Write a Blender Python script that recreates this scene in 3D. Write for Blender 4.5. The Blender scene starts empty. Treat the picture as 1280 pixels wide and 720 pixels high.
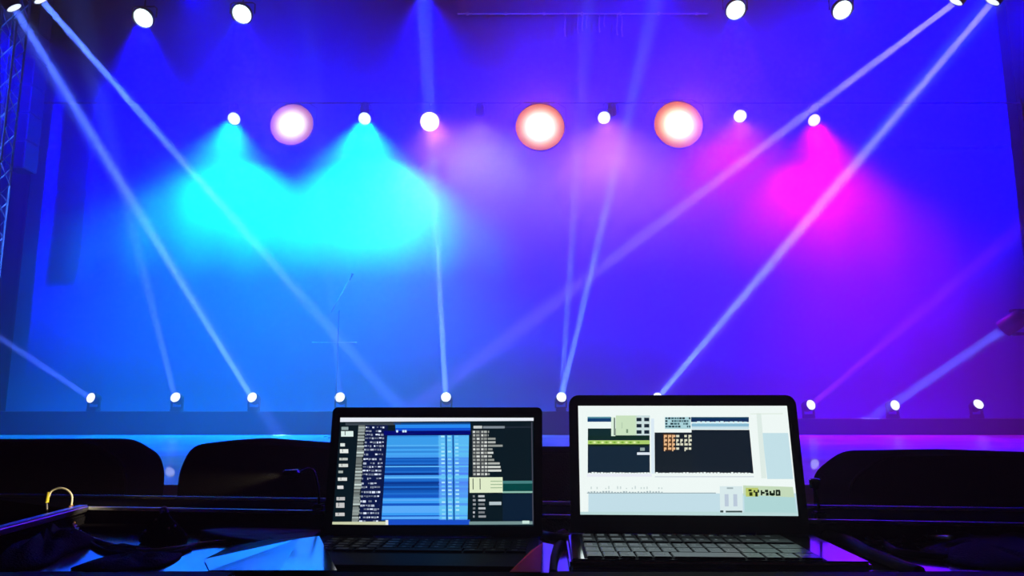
import bpy, bmesh, math, random
from mathutils import Vector, Matrix, Quaternion
random.seed(7)
PI = math.pi
R = math.radians
scn = bpy.context.scene
C = scn.collection

# ------------------------------------------------------------------ camera
F = 924.0
PITCH = R(9.2)
EYE = Vector((0, 0, 1.32))
cam = bpy.data.cameras.new('camera')
cam.sensor_width = 36
cam.lens = F / 1280 * 36
cam.clip_start = 0.05
cam.clip_end = 200
co = bpy.data.objects.new('camera', cam)
co.location = EYE
co.rotation_euler = (PI / 2 + PITCH, 0, 0)
C.objects.link(co)
scn.camera = co

def ray(px, py):
    x, y, z = (px - 640) / F, (360 - py) / F, 1.0
    c, s = math.cos(PITCH), math.sin(PITCH)
    return Vector((x, z * c - y * s, z * s + y * c))

def P(px, py, Y):
    r = ray(px, py)
    return EYE + r * (Y / r.y)

def PZ(px, py, Z):
    r = ray(px, py)
    return EYE + r * ((Z - EYE.z) / r.z)

# ------------------------------------------------------------------ materials
def lin(c):
    def f(v):
        v /= 255.0
        return v / 12.92 if v <= 0.04045 else ((v + 0.055) / 1.055) ** 2.4
    return tuple(f(v) for v in c)

MATS = {}
def mat(name, col, rough=0.5, metal=0.0, noise=0.0, nscale=20.0, bump=0.0, bscale=60.0, coat=0.0, spec=0.5, emit=None, estr=1.0):
    if name in MATS:
        return MATS[name]
    m = bpy.data.materials.new(name)
    m.use_nodes = True
    nt = m.node_tree
    b = nt.nodes['Principled BSDF']
    b.inputs['Base Color'].default_value = (*col, 1)
    b.inputs['Roughness'].default_value = rough
    b.inputs['Metallic'].default_value = metal
    b.inputs['Specular IOR Level'].default_value = spec
    b.inputs['Coat Weight'].default_value = coat
    tc = nt.nodes.new('ShaderNodeTexCoord')
    if noise > 0:
        n = nt.nodes.new('ShaderNodeTexNoise')
        n.inputs['Scale'].default_value = nscale
        n.inputs['Detail'].default_value = 4
        nt.links.new(tc.outputs['Object'], n.inputs['Vector'])
        rp = nt.nodes.new('ShaderNodeValToRGB')
        rp.color_ramp.elements[0].position = 0.3
        rp.color_ramp.elements[1].position = 0.7
        rp.color_ramp.elements[0].color = (*[v * (1 - noise) for v in col], 1)
        rp.color_ramp.elements[1].color = (*[min(1, v * (1 + noise)) for v in col], 1)
        nt.links.new(n.outputs['Fac'], rp.inputs['Fac'])
        nt.links.new(rp.outputs['Color'], b.inputs['Base Color'])
    if bump > 0:
        n2 = nt.nodes.new('ShaderNodeTexNoise')
        n2.inputs['Scale'].default_value = bscale
        nt.links.new(tc.outputs['Object'], n2.inputs['Vector'])
        bp = nt.nodes.new('ShaderNodeBump')
        bp.inputs['Strength'].default_value = bump
        bp.inputs['Distance'].default_value = 0.01
        nt.links.new(n2.outputs['Fac'], bp.inputs['Height'])
        nt.links.new(bp.outputs['Normal'], b.inputs['Normal'])
    if emit:
        b.inputs['Emission Color'].default_value = (*emit, 1)
        b.inputs['Emission Strength'].default_value = estr
    MATS[name] = m
    return m

def emat(rgb, s=1.0):
    k = 'glow_%d_%d_%d_%g' % (*rgb, s)
    if k in MATS:
        return MATS[k]
    m = bpy.data.materials.new(k)
    m.use_nodes = True
    nt = m.node_tree
    nt.nodes.clear()
    e = nt.nodes.new('ShaderNodeEmission')
    o = nt.nodes.new('ShaderNodeOutputMaterial')
    e.inputs['Color'].default_value = (*lin(rgb), 1)
    e.inputs['Strength'].default_value = s
    nt.links.new(e.outputs[0], o.inputs['Surface'])
    MATS[k] = m
    return m

M_BLACK = mat('black_plastic', (0.012, 0.012, 0.014), 0.45, bump=0.1)
M_MATTE = mat('matte_black_cloth', (0.006, 0.006, 0.008), 0.95, noise=0.3, nscale=8, bump=0.35, bscale=220, spec=0.0)
M_CLOTH = mat('black_cloth', (0.008, 0.008, 0.01), 0.8, noise=0.3, nscale=30, bump=0.4, bscale=300, spec=0.03)
M_RUBBER = mat('black_rubber', (0.006, 0.006, 0.007), 0.7, bump=0.05, spec=0.05)
M_ALU = mat('brushed_aluminium', (0.72, 0.73, 0.76), 0.28, metal=1.0, bump=0.04, bscale=150)
M_TRUSS = mat('truss_aluminium', (0.7, 0.72, 0.76), 0.42, metal=0.6, noise=0.1)
M_DECK = mat('silver_laptop_deck', (0.93, 0.93, 0.95), 0.12, metal=1.0)
M_KEY = mat('dark_keycap', (0.02, 0.026, 0.025), 0.28, spec=0.8)
M_LID = mat('black_laptop_case', (0.005, 0.005, 0.006), 0.6, spec=0.05)
M_WHITE = mat('polished_pale_metal', (0.93, 0.93, 0.94), 0.1, metal=1.0, noise=0.04, nscale=12, bump=0.015, bscale=14)

# ------------------------------------------------------------------ mesh helpers
def obj(name, bm, m, parent=None, smooth=False):
    me = bpy.data.meshes.new(name)
    bmesh.ops.recalc_face_normals(bm, faces=bm.faces)
    bm.to_mesh(me)
    bm.free()
    for x in (m if isinstance(m, (list, tuple)) else [m]):
        me.materials.append(x)
    if smooth:
        for p in me.polygons:
            p.use_smooth = True
    o = bpy.data.objects.new(name, me)
    C.objects.link(o)
    if parent is not None:
        o.parent = parent
    return o

def sharp(o, ang=35):
    me = o.data
    for p in me.polygons:
        p.use_smooth = True
    me.set_sharp_from_angle(angle=R(ang))
    return o

def tag(o, label, cat, group=None, kind=None):
    o['label'] = label
    o['category'] = cat
    if group:
        o['group'] = group
    if kind:
        o['kind'] = kind
    return o

def struct(o):
    o['kind'] = 'structure'
    return o

def thing(name, label, cat, loc=(0, 0, 0), rotz=0.0, group=None):
    o = bpy.data.objects.new(name, None)
    o.empty_display_size = 0.1
    C.objects.link(o)
    o.location = loc
    o.rotation_euler = (0, 0, rotz)
    return tag(o, label, cat, group)

def box(bm, c, s, rot=None, bevel=0.0, seg=2):
    r = bmesh.ops.create_cube(bm, size=1.0)
    vs = r['verts']
    M = Matrix.Translation(Vector(c)) @ (rot.to_4x4() if rot is not None else Matrix.Identity(4)) @ Matrix.Diagonal((*s, 1))
    bmesh.ops.transform(bm, matrix=M, verts=vs)
    if bevel > 0:
        es = list({e for v in vs for e in v.link_edges})
        bmesh.ops.bevel(bm, geom=es, offset=bevel, segments=seg, affect='EDGES', clamp_overlap=True)

def frame_from(d):
    d = Vector(d).normalized()
    up = Vector((0, 0, 1)) if abs(d.z) < 0.95 else Vector((1, 0, 0))
    x = d.cross(up).normalized()
    y = x.cross(d).normalized()
    return x, y, d

def tube(bm, pts, r, seg=8, caps=True):
    pts = [Vector(p) for p in pts]
    rs = r if isinstance(r, (list, tuple)) else [r] * len(pts)
    rings = []
    px = None
    for i, p in enumerate(pts):
        d = (pts[min(i + 1, len(pts) - 1)] - pts[max(i - 1, 0)])
        if d.length < 1e-9:
            d = Vector((0, 0, 1))
        d.normalize()
        if px is None:
            x, y, _ = frame_from(d)
        else:
            x = (px - d * px.dot(d))
            if x.length < 1e-6:
                x, y, _ = frame_from(d)
            x.normalize()
            y = d.cross(x)
        px = x
        rings.append([bm.verts.new(p + (x * math.cos(2 * PI * k / seg) + y * math.sin(2 * PI * k / seg)) * rs[i]) for k in range(seg)])
    for a, b in zip(rings, rings[1:]):
        for k in range(seg):
            bm.faces.new((a[k], a[(k + 1) % seg], b[(k + 1) % seg], b[k]))
    if caps:
        bm.faces.new(rings[0][::-1])
        bm.faces.new(rings[-1])

def spline(pts, n=8):
    pts = [Vector(p) for p in pts]
    out = []
    for i in range(len(pts) - 1):
        p0 = pts[max(i - 1, 0)]; p1 = pts[i]; p2 = pts[i + 1]; p3 = pts[min(i + 2, len(pts) - 1)]
        for k in range(n):
            t = k / n
            out.append(0.5 * ((2 * p1) + (p2 - p0) * t + (2 * p0 - 5 * p1 + 4 * p2 - p3) * t * t + (3 * p1 - p0 - 3 * p2 + p3) * t ** 3))
    out.append(pts[-1])
    return out

def lathe(bm, prof, seg=20, M=None):
    """prof = list of (radius, height) along local z"""
    rings = []
    for r, h in prof:
        if r < 1e-6:
            rings.append([bm.verts.new((0, 0, h))])
        else:
            rings.append([bm.verts.new((r * math.cos(2 * PI * k / seg), r * math.sin(2 * PI * k / seg), h)) for k in range(seg)])
    for a, b in zip(rings, rings[1:]):
        for k in range(seg):
            k2 = (k + 1) % seg
            if len(a) == 1 and len(b) == 1:
                continue
            if len(a) == 1:
                bm.faces.new((a[0], b[k2], b[k]))
            elif len(b) == 1:
                bm.faces.new((a[k], a[k2], b[0]))
            else:
                bm.faces.new((a[k], a[k2], b[k2], b[k]))
    if M is not None:
        vs = [v for ring in rings for v in ring]
        bmesh.ops.transform(bm, matrix=M, verts=vs)

def aim_matrix(loc, d):
    """local +z along d"""
    q = Vector(d).normalized().to_track_quat('Z', 'Y')
    return Matrix.Translation(Vector(loc)) @ q.to_matrix().to_4x4()

def spot(name, loc, d, W, col, ang, blend=0.5, radius=0.05, parent=None):
    l = bpy.data.lights.new(name, 'SPOT')
    l.energy = W
    l.color = col
    l.spot_size = R(ang)
    l.spot_blend = blend
    l.shadow_soft_size = radius
    o = bpy.data.objects.new(name, l)
    C.objects.link(o)
    M = Matrix.Translation(Vector(loc)) @ Vector(d).normalized().to_track_quat('-Z', 'Y').to_matrix().to_4x4()
    if parent is not None:
        o.parent = parent
        o.matrix_parent_inverse = Matrix.Identity(4)
        pm = Matrix.Translation(parent.location)
        o.matrix_basis = pm.inverted() @ M
    else:
        o.matrix_basis = M
    return o

# ------------------------------------------------------------------ haze over the whole place
w = bpy.data.worlds.new('hazy_night_air')
scn.world = w
w.use_nodes = True
nt = w.node_tree
nt.nodes['Background'].inputs['Color'].default_value = (0, 0, 0, 1)
nt.nodes['Background'].inputs['Strength'].default_value = 0
HAZE = 0.05
vs_ = nt.nodes.new('ShaderNodeVolumeScatter')
vs_.inputs['Density'].default_value = HAZE
vs_.inputs['Anisotropy'].default_value = 0.55
nt.links.new(vs_.outputs[0], nt.nodes['World Output'].inputs['Volume'])
scn.cycles.volume_bounces = 0
scn.cycles.use_denoising = True
scn.cycles.sample_clamp_direct = 0
scn.cycles.sample_clamp_indirect = 4
scn.cycles.use_light_tree = True
scn.cycles.max_bounces = 4

vsx = scn.view_settings
vsx.view_transform = 'Standard'
vsx.look = 'None'
vsx.gamma = 1
vsx.exposure = 0
vsx.use_curve_mapping = False

# ------------------------------------------------------------------ the stage
STZ = 0.80
YF, YB = 5.2, 17.0
bm = bmesh.new(); box(bm, (0, 10, -0.05), (60, 40, 0.1))
struct(obj('floor', bm, mat('dark_ground', (0.02, 0.02, 0.024), 0.6, noise=0.4, nscale=3)))
bm = bmesh.new(); box(bm, (0, (YF + YB + 1) / 2, STZ - 0.03), (28, YB + 1 - YF, 0.06))
struct(obj('stage_platform', bm, mat('glossy_stage_deck', (0.38, 0.38, 0.45), 0.3, noise=0.4, nscale=1.2, coat=0.3, bump=0.02, bscale=8)))
bm = bmesh.new(); box(bm, (0, YF + 0.04, (STZ - 0.06) / 2), (28, 0.04, STZ - 0.06))
struct(obj('stage_skirt', bm, mat('stage_skirt_cloth', (0.5, 0.5, 0.55), 0.7, noise=0.1)))

def drape(name, x0, x1, y, z0, z1, wave, amp, m, seg=8):
    bm = bmesh.new()
    n = max(4, int((x1 - x0) / wave * seg))
    cols = []
    for i in range(n + 1):
        x = x0 + (x1 - x0) * i / n
        yy = y + amp * math.sin(2 * PI * (x - x0) / wave) + amp * 0.5 * math.sin(2 * PI * (x - x0) / wave * 0.37 + 1)
        cols.append([bm.verts.new((x, yy, z0)), bm.verts.new((x, yy * 1.0, z1)), bm.verts.new((x, yy + 0.02, z1)), bm.verts.new((x, yy + 0.02, z0))])
    for a, b in zip(cols, cols[1:]):
        for k in range(4):
            bm.faces.new((a[k], b[k], b[(k + 1) % 4], a[(k + 1) % 4]))
    bm.faces.new(cols[0]); bm.faces.new(cols[-1][::-1])
    return obj(name, bm, m, smooth=True)

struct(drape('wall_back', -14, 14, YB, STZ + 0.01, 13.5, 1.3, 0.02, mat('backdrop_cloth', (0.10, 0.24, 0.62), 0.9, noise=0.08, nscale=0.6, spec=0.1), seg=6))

# ------------------------------------------------------------------ fixtures
BEAM = 0.19
LENS = {}
def lens_mat(rgb, s):
    return emat(rgb, s)

def beamlight(name, loc, d, W, col, spread, radius, parent):
    l = bpy.data.lights.new(name, 'AREA')
    l.shape = 'DISK'
    l.size = radius * 2
    l.energy = W
    l.color = col
    l.spread = R(spread)
    o = bpy.data.objects.new(name, l)
    C.objects.link(o)
    M = Matrix.Translation(Vector(loc)) @ Vector(d).normalized().to_track_quat('-Z', 'Y').to_matrix().to_4x4()
    o.parent = parent
    o.matrix_basis = Matrix.Translation(parent.location).inverted() @ M
    return o

def moving_head(loc, aim, label, group, beams, rgb=(235, 245, 255), s=2.5, lens_r=0.115, hang=False, scale=1.0):
    """loc = centre of the tilting head; stands on the stage (or hangs)"""
    sg = 1 if hang else -1
    k = scale
    basez = sg * 0.42 * k
    root = thing('moving_head_light', label, 'stage light', (loc[0], loc[1], loc[2] + basez), 0, group)
    off = Vector((0, 0, -basez))
    bm = bmesh.new(); box(bm, (0, 0, -sg * 0.055 * k), (0.34 * k, 0.30 * k, 0.11 * k), bevel=0.02 * k)
    sharp(obj('base', bm, M_BLACK, root))
    bm = bmesh.new()
    for sx in (-1, 1):
        box(bm, (sx * 0.18 * k, 0, -sg * 0.27 * k), (0.045 * k, 0.12 * k, 0.32 * k), bevel=0.012 * k)
    box(bm, (0, 0, -sg * 0.13 * k), (0.36 * k, 0.14 * k, 0.045 * k), bevel=0.012 * k)
    sharp(obj('yoke', bm, M_BLACK, root))
    d = Vector(aim).normalized()
    bm = bmesh.new()
    Ma = aim_matrix(off, d)
    hr = max(0.14 * k, lens_r * 1.12)
    lathe(bm, [(0, -0.19 * k), (0.65 * hr, -0.185 * k), (0.9 * hr, -0.14 * k), (hr, -0.02 * k), (hr, 0.10 * k), (hr * 0.97, 0.17 * k), (lens_r, 0.175 * k), (lens_r, 0.16 * k), (0, 0.158 * k)], 24, Ma)
    hd = sharp(obj('head', bm, M_BLACK, root))
    bm = bmesh.new()
    lathe(bm, [(lens_r * 0.98, 0.161 * k), (lens_r * 0.8, 0.172 * k), (lens_r * 0.4, 0.181 * k), (0, 0.184 * k)], 24, Ma)
    obj('lens', bm, lens_mat(rgb, s), hd, smooth=True)
    for (tgt, W, col, ang, bl, rad) in beams:
        dd = Vector(tgt) - Vector(loc)
        beamlight('beam', Vector(loc) + d * 0.2 * k + dd.normalized() * 0.03, dd, W * BEAM, col, ang * 1.25, rad * 1.5, root)
    return root

def par_can(loc, aim, label, group, beams, rgb, s, lens_r=0.10, drop=0.35):
    """loc = centre of lens-can; hangs from a pipe DROP above"""
    root = thing('par_can_light', label, 'stage light', (loc[0], loc[1], loc[2] + drop), 0, group)
    off = Vector((0, 0, -drop))
    d = Vector(aim).normalized()
    Ma = aim_matrix(off, d)
    bm = bmesh.new()
    lathe(bm, [(0, -0.24), (0.05, -0.235), (0.085, -0.19), (0.10, -0.10), (lens_r + 0.012, -0.03), (lens_r + 0.02, 0.05), (lens_r + 0.004, 0.055), (lens_r + 0.004, 0.02), (0, 0.018)], 24, Ma)
    can = sharp(obj('can', bm, M_BLACK, root))
    bm = bmesh.new()
    lathe(bm, [(lens_r, 0.022), (lens_r * 0.7, 0.04), (0, 0.05)], 24, Ma)
    obj('lens', bm, lens_mat(rgb, s), can, smooth=True)
    bm = bmesh.new()
    hw = lens_r + 0.045
    tube(bm, [(-hw, 0, -drop), (-hw, 0, -drop + 0.16), (-hw * 0.8, 0, -drop + 0.19), (hw * 0.8, 0, -drop + 0.19), (hw, 0, -drop + 0.16), (hw, 0, -drop)], 0.012, 6)
    obj('yoke', bm, M_BLACK, root)
    bm = bmesh.new()
    tube(bm, [(0, 0, -drop + 0.18), (0, 0, -0.03)], 0.014, 8)
    box(bm, (0, 0, -0.03), (0.04, 0.11, 0.05), bevel=0.01)
    obj('clamp', bm, M_BLACK, root)
    for (tgt, W, col, ang, bl, rad) in beams:
        dd = Vector(tgt) - Vector(loc)
        spot('beam', Vector(loc) + d * 0.08 + dd.normalized() * 0.03, dd, W, col, ang, bl, rad, root)
    return root

def blinder(loc, label, W, col, rgb, rim, s, r=0.36, ang=80, drop=0.45, rgroup='round blinders on the rear pipe'):
    root = thing('blinder_light', label, 'stage light', (loc[0], loc[1], loc[2] + drop), 0, rgroup)
    off = Vector((0, 0, -drop))
    Ma = aim_matrix(off, (0, -1, 0))
    bm = bmesh.new()
    lathe(bm, [(0, -0.22), (r * 0.5, -0.2), (r * 0.85, -0.12), (r + 0.02, 0.0), (r + 0.02, 0.03), (r, 0.03), (r, 0.0), (0, -0.005)], 32, Ma)
    h = sharp(obj('housing', bm, M_BLACK, root))
    # halo painted as emissive rings: hot in the middle, dimmer and tinted outward
    mix = lambda a, b, t: tuple(int(a[q] + (b[q] - a[q]) * t) for q in range(3))
    n = 8
    bm = bmesh.new()
    lathe(bm, [(r * 0.99, 0.004)] + [(r * (0.99 - 0.5 * k / n), 0.004 + 0.02 * k / n) for k in range(1, n + 1)], 40, Ma)
    bm.faces.ensure_lookup_table()
    for fi, f in enumerate(bm.faces):
        f.material_index = fi // 40
    obj('halo_rings', bm, [emat(mix(rim, rgb, k / (n - 1)), round(1.15 + (s - 1.15) * (k / (n - 1)) ** 1.5, 2)) for k in range(n)], h, smooth=True)
    bm = bmesh.new()
    lathe(bm, [(r * 0.49, 0.024), (r * 0.3, 0.034), (0, 0.04)], 40, Ma)
    obj('lamp', bm, emat(rgb, s), root, smooth=True)
    bm = bmesh.new()
    hw = r + 0.035
    tube(bm, [off + Vector((-hw, 0.06, 0)), off + Vector((-hw, 0.06, hw - 0.1)), off + Vector((-hw * 0.6, 0.06, hw + 0.03)), off + Vector((hw * 0.6, 0.06, hw + 0.03)), off + Vector((hw, 0.06, hw - 0.1)), off + Vector((hw, 0.06, 0))], 0.012, 6)
    obj('yoke', bm, M_BLACK, root)
    spot('flood', Vector(loc) + Vector((0, -0.09, 0)), (0, -1, -0.3), W, col, ang, 1.0, r * 0.6, root)
    return root

FLY = 15.0          # depth of the floor heads and of the rear pipe
BL = (0.0, 0.0, 1.0)
ICE = (0.07, 0.15, 1.0)
def up_target(px, py, Y):
    return P(px, py, Y)

floor_heads = [
 # px, py, label, beams (px,py,Y,W,col,ang)
 (118, 498, 'lit moving head on the stage floor, first from the left', [(-60, 380, 13.5, 260, ICE, 2.6)]),
 (222, 498, 'lit moving head on the stage floor, second from the left, steep beam leaning left', [(160, 250, 13.5, 260, ICE, 4.0)]),
 (318, 498, 'lit moving head on the stage floor whose long beam reaches the top left corner', [(15, 5, 12.5, 900, ICE, 2.4)]),
 (426, 500, 'lit moving head on the stage floor just above the left laptop lid corner', [(412, 330, 14, 90, ICE, 3)]),
 (558, 499, 'lit moving head on the stage floor sending a bright upright beam above the left laptop', [(533, 60, 13.5, 900, ICE, 2.4)]),
 (701, 499, 'lit moving head on the stage floor beside the right laptop, two beams fanning upward', [(800, 80, 13.5, 700, ICE, 2.6), (733, 20, 13.5, 380, ICE, 2.4)]),
 (820, 500, 'moving head on the stage floor mostly hidden behind the right laptop', [(1240, 0, 12.5, 1100, ICE, 2.4)]),
 (1010, 507, 'lit moving head on the stage floor beside the right edge of the right laptop', [(1170, 372, 14, 120, (0.6, 0.05, 1), 4)]),
 (1115, 507, 'lit moving head on the stage floor, second from the right, short beam to the right', [(1150, 484, 14.5, 60, ICE, 4)]),
 (1220, 509, 'lit moving head on the stage floor, last on the right, no beam', []),
]
HK = 0.6
RISER_L = P(318, 498.5, FLY).z - 0.42 * HK
RISER_R = P(1115, 507.5, FLY).z - 0.42 * HK
for px, py, lab, beams in floor_heads:
    loc = P(px, py, FLY)
    loc.z = (RISER_L if px < 900 else RISER_R) + 0.42 * HK
    # heads face the camera enough for their lens to show
    bs = [(P(a, b, Y), W, c, ang, 0.35, 0.035) for (a, b, Y, W, c, ang) in beams]
    t = (bs[0][0] - loc).normalized() if bs else Vector((0, 0, 1))
    aim = (t * 0.4 + Vector((0, -1, 0.0)))
    moving_head(loc, aim, lab, 'moving heads along the stage floor', bs, lens_r=0.10, scale=HK)

for nm, x0, x1, zt in (('riser', -13, 4.9, RISER_L), ('riser', 4.92, 13, RISER_R)):
    bm = bmesh.new(); box(bm, ((x0 + x1) / 2, 15.35, (STZ + zt) / 2), (x1 - x0, 1.5, zt - STZ), bevel=0.015)
    struct(obj(nm, bm, mat('black_riser', (0.008, 0.008, 0.012), 0.7, noise=0.2)))

# faint second head row beam behind the left laptop
# rear pipe
pz = P(640, 148, FLY).z + 0.35
bm = bmesh.new(); tube(bm, [(-13, FLY, pz), (13, FLY, pz)], 0.024, 8)
tag(obj('lighting_pipe', bm, M_BLACK), 'long black pipe across the stage carrying the middle row of lamps', 'pipe')

CY = (0.0, 0.62, 1.0)
MAG = (0.55, 0.0, 1.0)
def washer(px, py, lab, W, col, ang, tgt, rgb, s, r=0.13, rad=0.08, aimf=1.0):
    loc = P(px, py, FLY)
    t = P(tgt[0], tgt[1], tgt[2])
    aim = (t - loc).normalized() + Vector((0, -aimf, 0))
    par_can(loc, aim, lab, 'par cans on the rear pipe', [(t, W, col, ang, 1.0, rad)], rgb, s, r, drop=pz - loc.z)

washer(293, 148, 'par can on the rear pipe throwing a wide cyan wash, leftmost of the middle row', 2900, CY, 58, (258, 345, 13.3), (225, 255, 255), 2.5)
washer(456, 148, 'par can on the rear pipe throwing the brightest cyan wash', 4300, CY, 64, (448, 335, 13.2), (225, 255, 255), 2.5)
washer(537, 152, 'par can on the rear pipe with a soft pinkish white glow', 1500, (0.36, 0.07, 0.9), 76, (600, 300, 12.8), (255, 240, 245), 3, r=0.2)
washer(755, 147, 'par can on the rear pipe with a small white lens between the two orange blinders', 700, (0.2, 0.06, 1), 80, (740, 300, 12.8), (225, 240, 255), 2.5)
washer(925, 145, 'par can on the rear pipe with a small white lens right of the orange blinders', 1000, (0.16, 0.03, 1), 80, (900, 300, 12.8), (225, 240, 255), 2.5)
washer(1017, 150, 'par can on the rear pipe throwing a magenta wash, rightmost of the middle row', 9000, MAG, 56, (1082, 365, 13.4), (255, 225, 235), 2.5)

blinder(P(365, 156, FLY - 0.15), 'round blinder with white pink glow between the two cyan par cans', 55, (1, 0.3, 0.55), (255, 245, 250), (215, 130, 225), 2.5, r=0.46)
blinder(P(675, 159, FLY - 0.15), 'round blinder glowing orange white left of the small white par can', 250, (1, 0.12, 0.12), (255, 252, 235), (255, 135, 105), 2.5, r=0.52)
blinder(P(848, 156, FLY - 0.15), 'round blinder glowing orange white right of the small white par can', 270, (1, 0.10, 0.07), (255, 250, 215), (255, 125, 80), 2.5, r=0.52)

# front truss (box truss across, just above the frame) with the top row of lamps
def box_truss(name, a, b, wdt, nbay, label, cat, chord=0.025, lace=0.012, m=None, kind=None):
    a = Vector(a); b = Vector(b)
    x, y, d = frame_from(b - a)
    L = (b - a).length
    root = thing(name, label, cat, a)
    cs = [(-1, -1), (1, -1), (1, 1), (-1, 1)]
    h = wdt / 2
    def pt(t, c):
        return d * (L * t) + x * (c[0] * h) + y * (c[1] * h)
    for c in cs:
        bm = bmesh.new(); tube(bm, [pt(0, c), pt(1, c)], chord, 10)
        obj('chord', bm, m or M_TRUSS, root, smooth=True)
    for i in range(4):
        c0, c1 = cs[i], cs[(i + 1) % 4]
        bm = bmesh.new()
        for k in range(nbay):
            t0, t1 = k / nbay, (k + 1) / nbay
            tm = (t0 + t1) / 2
            tube(bm, [pt(t0, c0), pt(tm, c1)], lace, 6)
            tube(bm, [pt(tm, c1), pt(t1, c0)], lace, 6)
        obj('lacing', bm, m or M_TRUSS, root)
    return root

FT = 11.0
ftz = P(640, 0, FT).z + 0.54
box_truss('truss', (-11, FT, ftz), (11, FT, ftz), 0.3, 34, 'horizontal box truss along the very top of the picture', 'truss', m=M_BLACK)
# side tower at the left edge
top = P(15, 10, 12.0); bot = P(-8, 470, 12.0)
box_truss('truss_tower', (P(10, 100, 12).x, 12.0, STZ + 0.02), (P(10, 100, 12).x, 12.0, P(0, -60, 12).z), 0.27, 14, 'upright lattice truss tower at the left edge lit blue', 'truss', 0.022, 0.011)

def top_par(px, py, lab, W, col, ang, tgt, s=3):
    loc = P(px, py, FT)
    t = P(*tgt)
    aim = (t - loc).normalized() + Vector((0, -1.15, 0))
    par_can(loc, aim, lab, 'par cans under the top truss', [(t, W, col, ang, 1.0, 0.08)], (215, 240, 255), s, 0.15, drop=ftz - 0.15 - loc.z)
top_par(180, 22, 'par can under the top truss, first from the left, pale blue lens', 20000, BL, 70, (195, 500, 11.8))
top_par(303, 17, 'par can under the top truss, second from the left, pale blue lens', 20000, BL, 70, (310, 500, 11.8))
top_par(919, 12, 'par can under the top truss, second from the right, pale blue lens', 20000, BL, 70, (925, 500, 11.8))
top_par(1052, 12, 'par can under the top truss, last on the right, pale blue lens', 20000, BL, 70, (1060, 500, 11.8))

# corner beam heads hung from the front truss
moving_head(P(12, 2, FT), (0.6, 0.35, -0.9), 'moving head in the top left corner, two beams slanting down right', 'moving heads on the top truss',
            [(P(318, 498, 14.0), 430, ICE, 2.2, 0.35, 0.04)], s=2, hang=True, scale=0.68)
moving_head(P(46, -8, FT), (0.6, 0.35, -0.9), 'moving head hidden above the top left edge, thin beam slanting down right', 'moving heads on the top truss',
            [(P(492, 500, 15.5), 900, ICE, 1.9, 0.35, 0.035)], s=2, hang=True, scale=0.68)
moving_head(P(1200, -6, FT), (-0.6, 0.35, -0.9), 'moving head above the top right edge, beam slanting down left', 'moving heads on the top truss',
            [(P(620, 430, 15.0), 1000, (0.12, 0.10, 1), 2.2, 0.35, 0.035)], s=2, hang=True, scale=0.68)
moving_head(P(1246, -6, FT), (-0.6, 0.35, -0.9), 'moving head in the top right corner, beam slanting down to the right laptop', 'moving heads on the top truss',
            [(P(820, 500, 14.0), 700, (0.12, 0.10, 1), 2.2, 0.35, 0.035)], s=2, hang=True, scale=0.68)

# unseen blue floods added above the frame to light backdrop and upper haze
for i, x in enumerate((-9.5, -5.5, -1.5, 2.5, 6.0, 9.5)):
    loc = Vector((x, FT + 0.42, ftz - 0.25))
    t = Vector((x * 1.02, YB, 8.5 if i % 2 else 4.6))
    par_can(loc + Vector((0, 0, 0.15)), t - loc, ('added unseen blue flood par can on the top truss above the picture, %s' % ['far left', 'left', 'just left of centre', 'just right of centre', 'right', 'far right'][i]), 'added blue floods on the top truss',
            [(t, (0, 6500, 0, 11000, 0, 26000)[i] if i % 2 else 24000, BL, 95, 1.0, 0.1)], (40, 60, 255), 2, 0.13, drop=0.1)


# extra wall washes, added out of sight behind the rear pipe to colour the backdrop
for px, py, W, col, ang, cname in ((262, 400, 10000, (0, 0.6, 1), 112, 'cyan, left of centre'), (452, 400, 15000, (0, 0.6, 1), 118, 'cyan, nearer the centre'), (600, 265, 900, (0.6, 0.24, 1), 140, 'lavender'), (765, 260, 1200, (0.9, 0.12, 1), 140, 'violet'), (925, 265, 1500, (0.9, 0.0, 1), 140, 'purple'), (1040, 370, 8000, (0.8, 0.0, 1), 108, 'magenta')):
    wp = P(px, py, YB)
    loc = P({262: 292, 452: 456, 1040: 1017}.get(px, px), 141, FLY + 0.45)
    par_can(loc, wp - loc, 'added wall wash par can hidden behind the rear pipe, ' + cname, 'added wall washes hidden behind the rear pipe',
            [(wp, W, col, ang, 1.0, 0.1)], (150, 120, 255), 1.0, 0.09, drop=0.25)

# ------------------------------------------------------------------ FOREGROUND: the control desk
TZ = EYE.z - 0.21
RZ = TZ + 0.03

def prism(poly, z0, z1, bevel=0.0):
    bm = bmesh.new()
    lo = [bm.verts.new((p[0], p[1], z0)) for p in poly]
    hi = [bm.verts.new((p[0], p[1], z1)) for p in poly]
    n = len(poly)
    bm.faces.new(lo[::-1]); bm.faces.new(hi)
    for i in range(n):
        bm.faces.new((lo[i], lo[(i + 1) % n], hi[(i + 1) % n], hi[i]))
    if bevel:
        bmesh.ops.bevel(bm, geom=list(bm.edges), offset=bevel, segments=2, affect='EDGES')
    return bm

desk = thing('control_desk', 'black flight case desk with shiny pale metal top and aluminium rails at its back edge', 'desk', (0, 1.1, 0))
def dk(p):
    """world point -> desk-local"""
    return Vector(p) - desk.location
A0 = PZ(105, 635, RZ); A1 = PZ(1275, 656, RZ)
dA = (A1 - A0).normalized()
A1 = A1 + dA * 0.35
B0 = PZ(105, 620.5, RZ); B1 = PZ(1275, 637, RZ); dB = (B1 - B0).normalized(); B1 = B1 + dB * 0.3
B0 = B0 - dB * 0.25
S1 = PZ(0, 663, RZ)
sd = (S1 - A0).normalized(); S2 = A0 + sd * 0.42
F0 = PZ(-30, 714, TZ); F1 = PZ(1330, 714, TZ)
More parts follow.
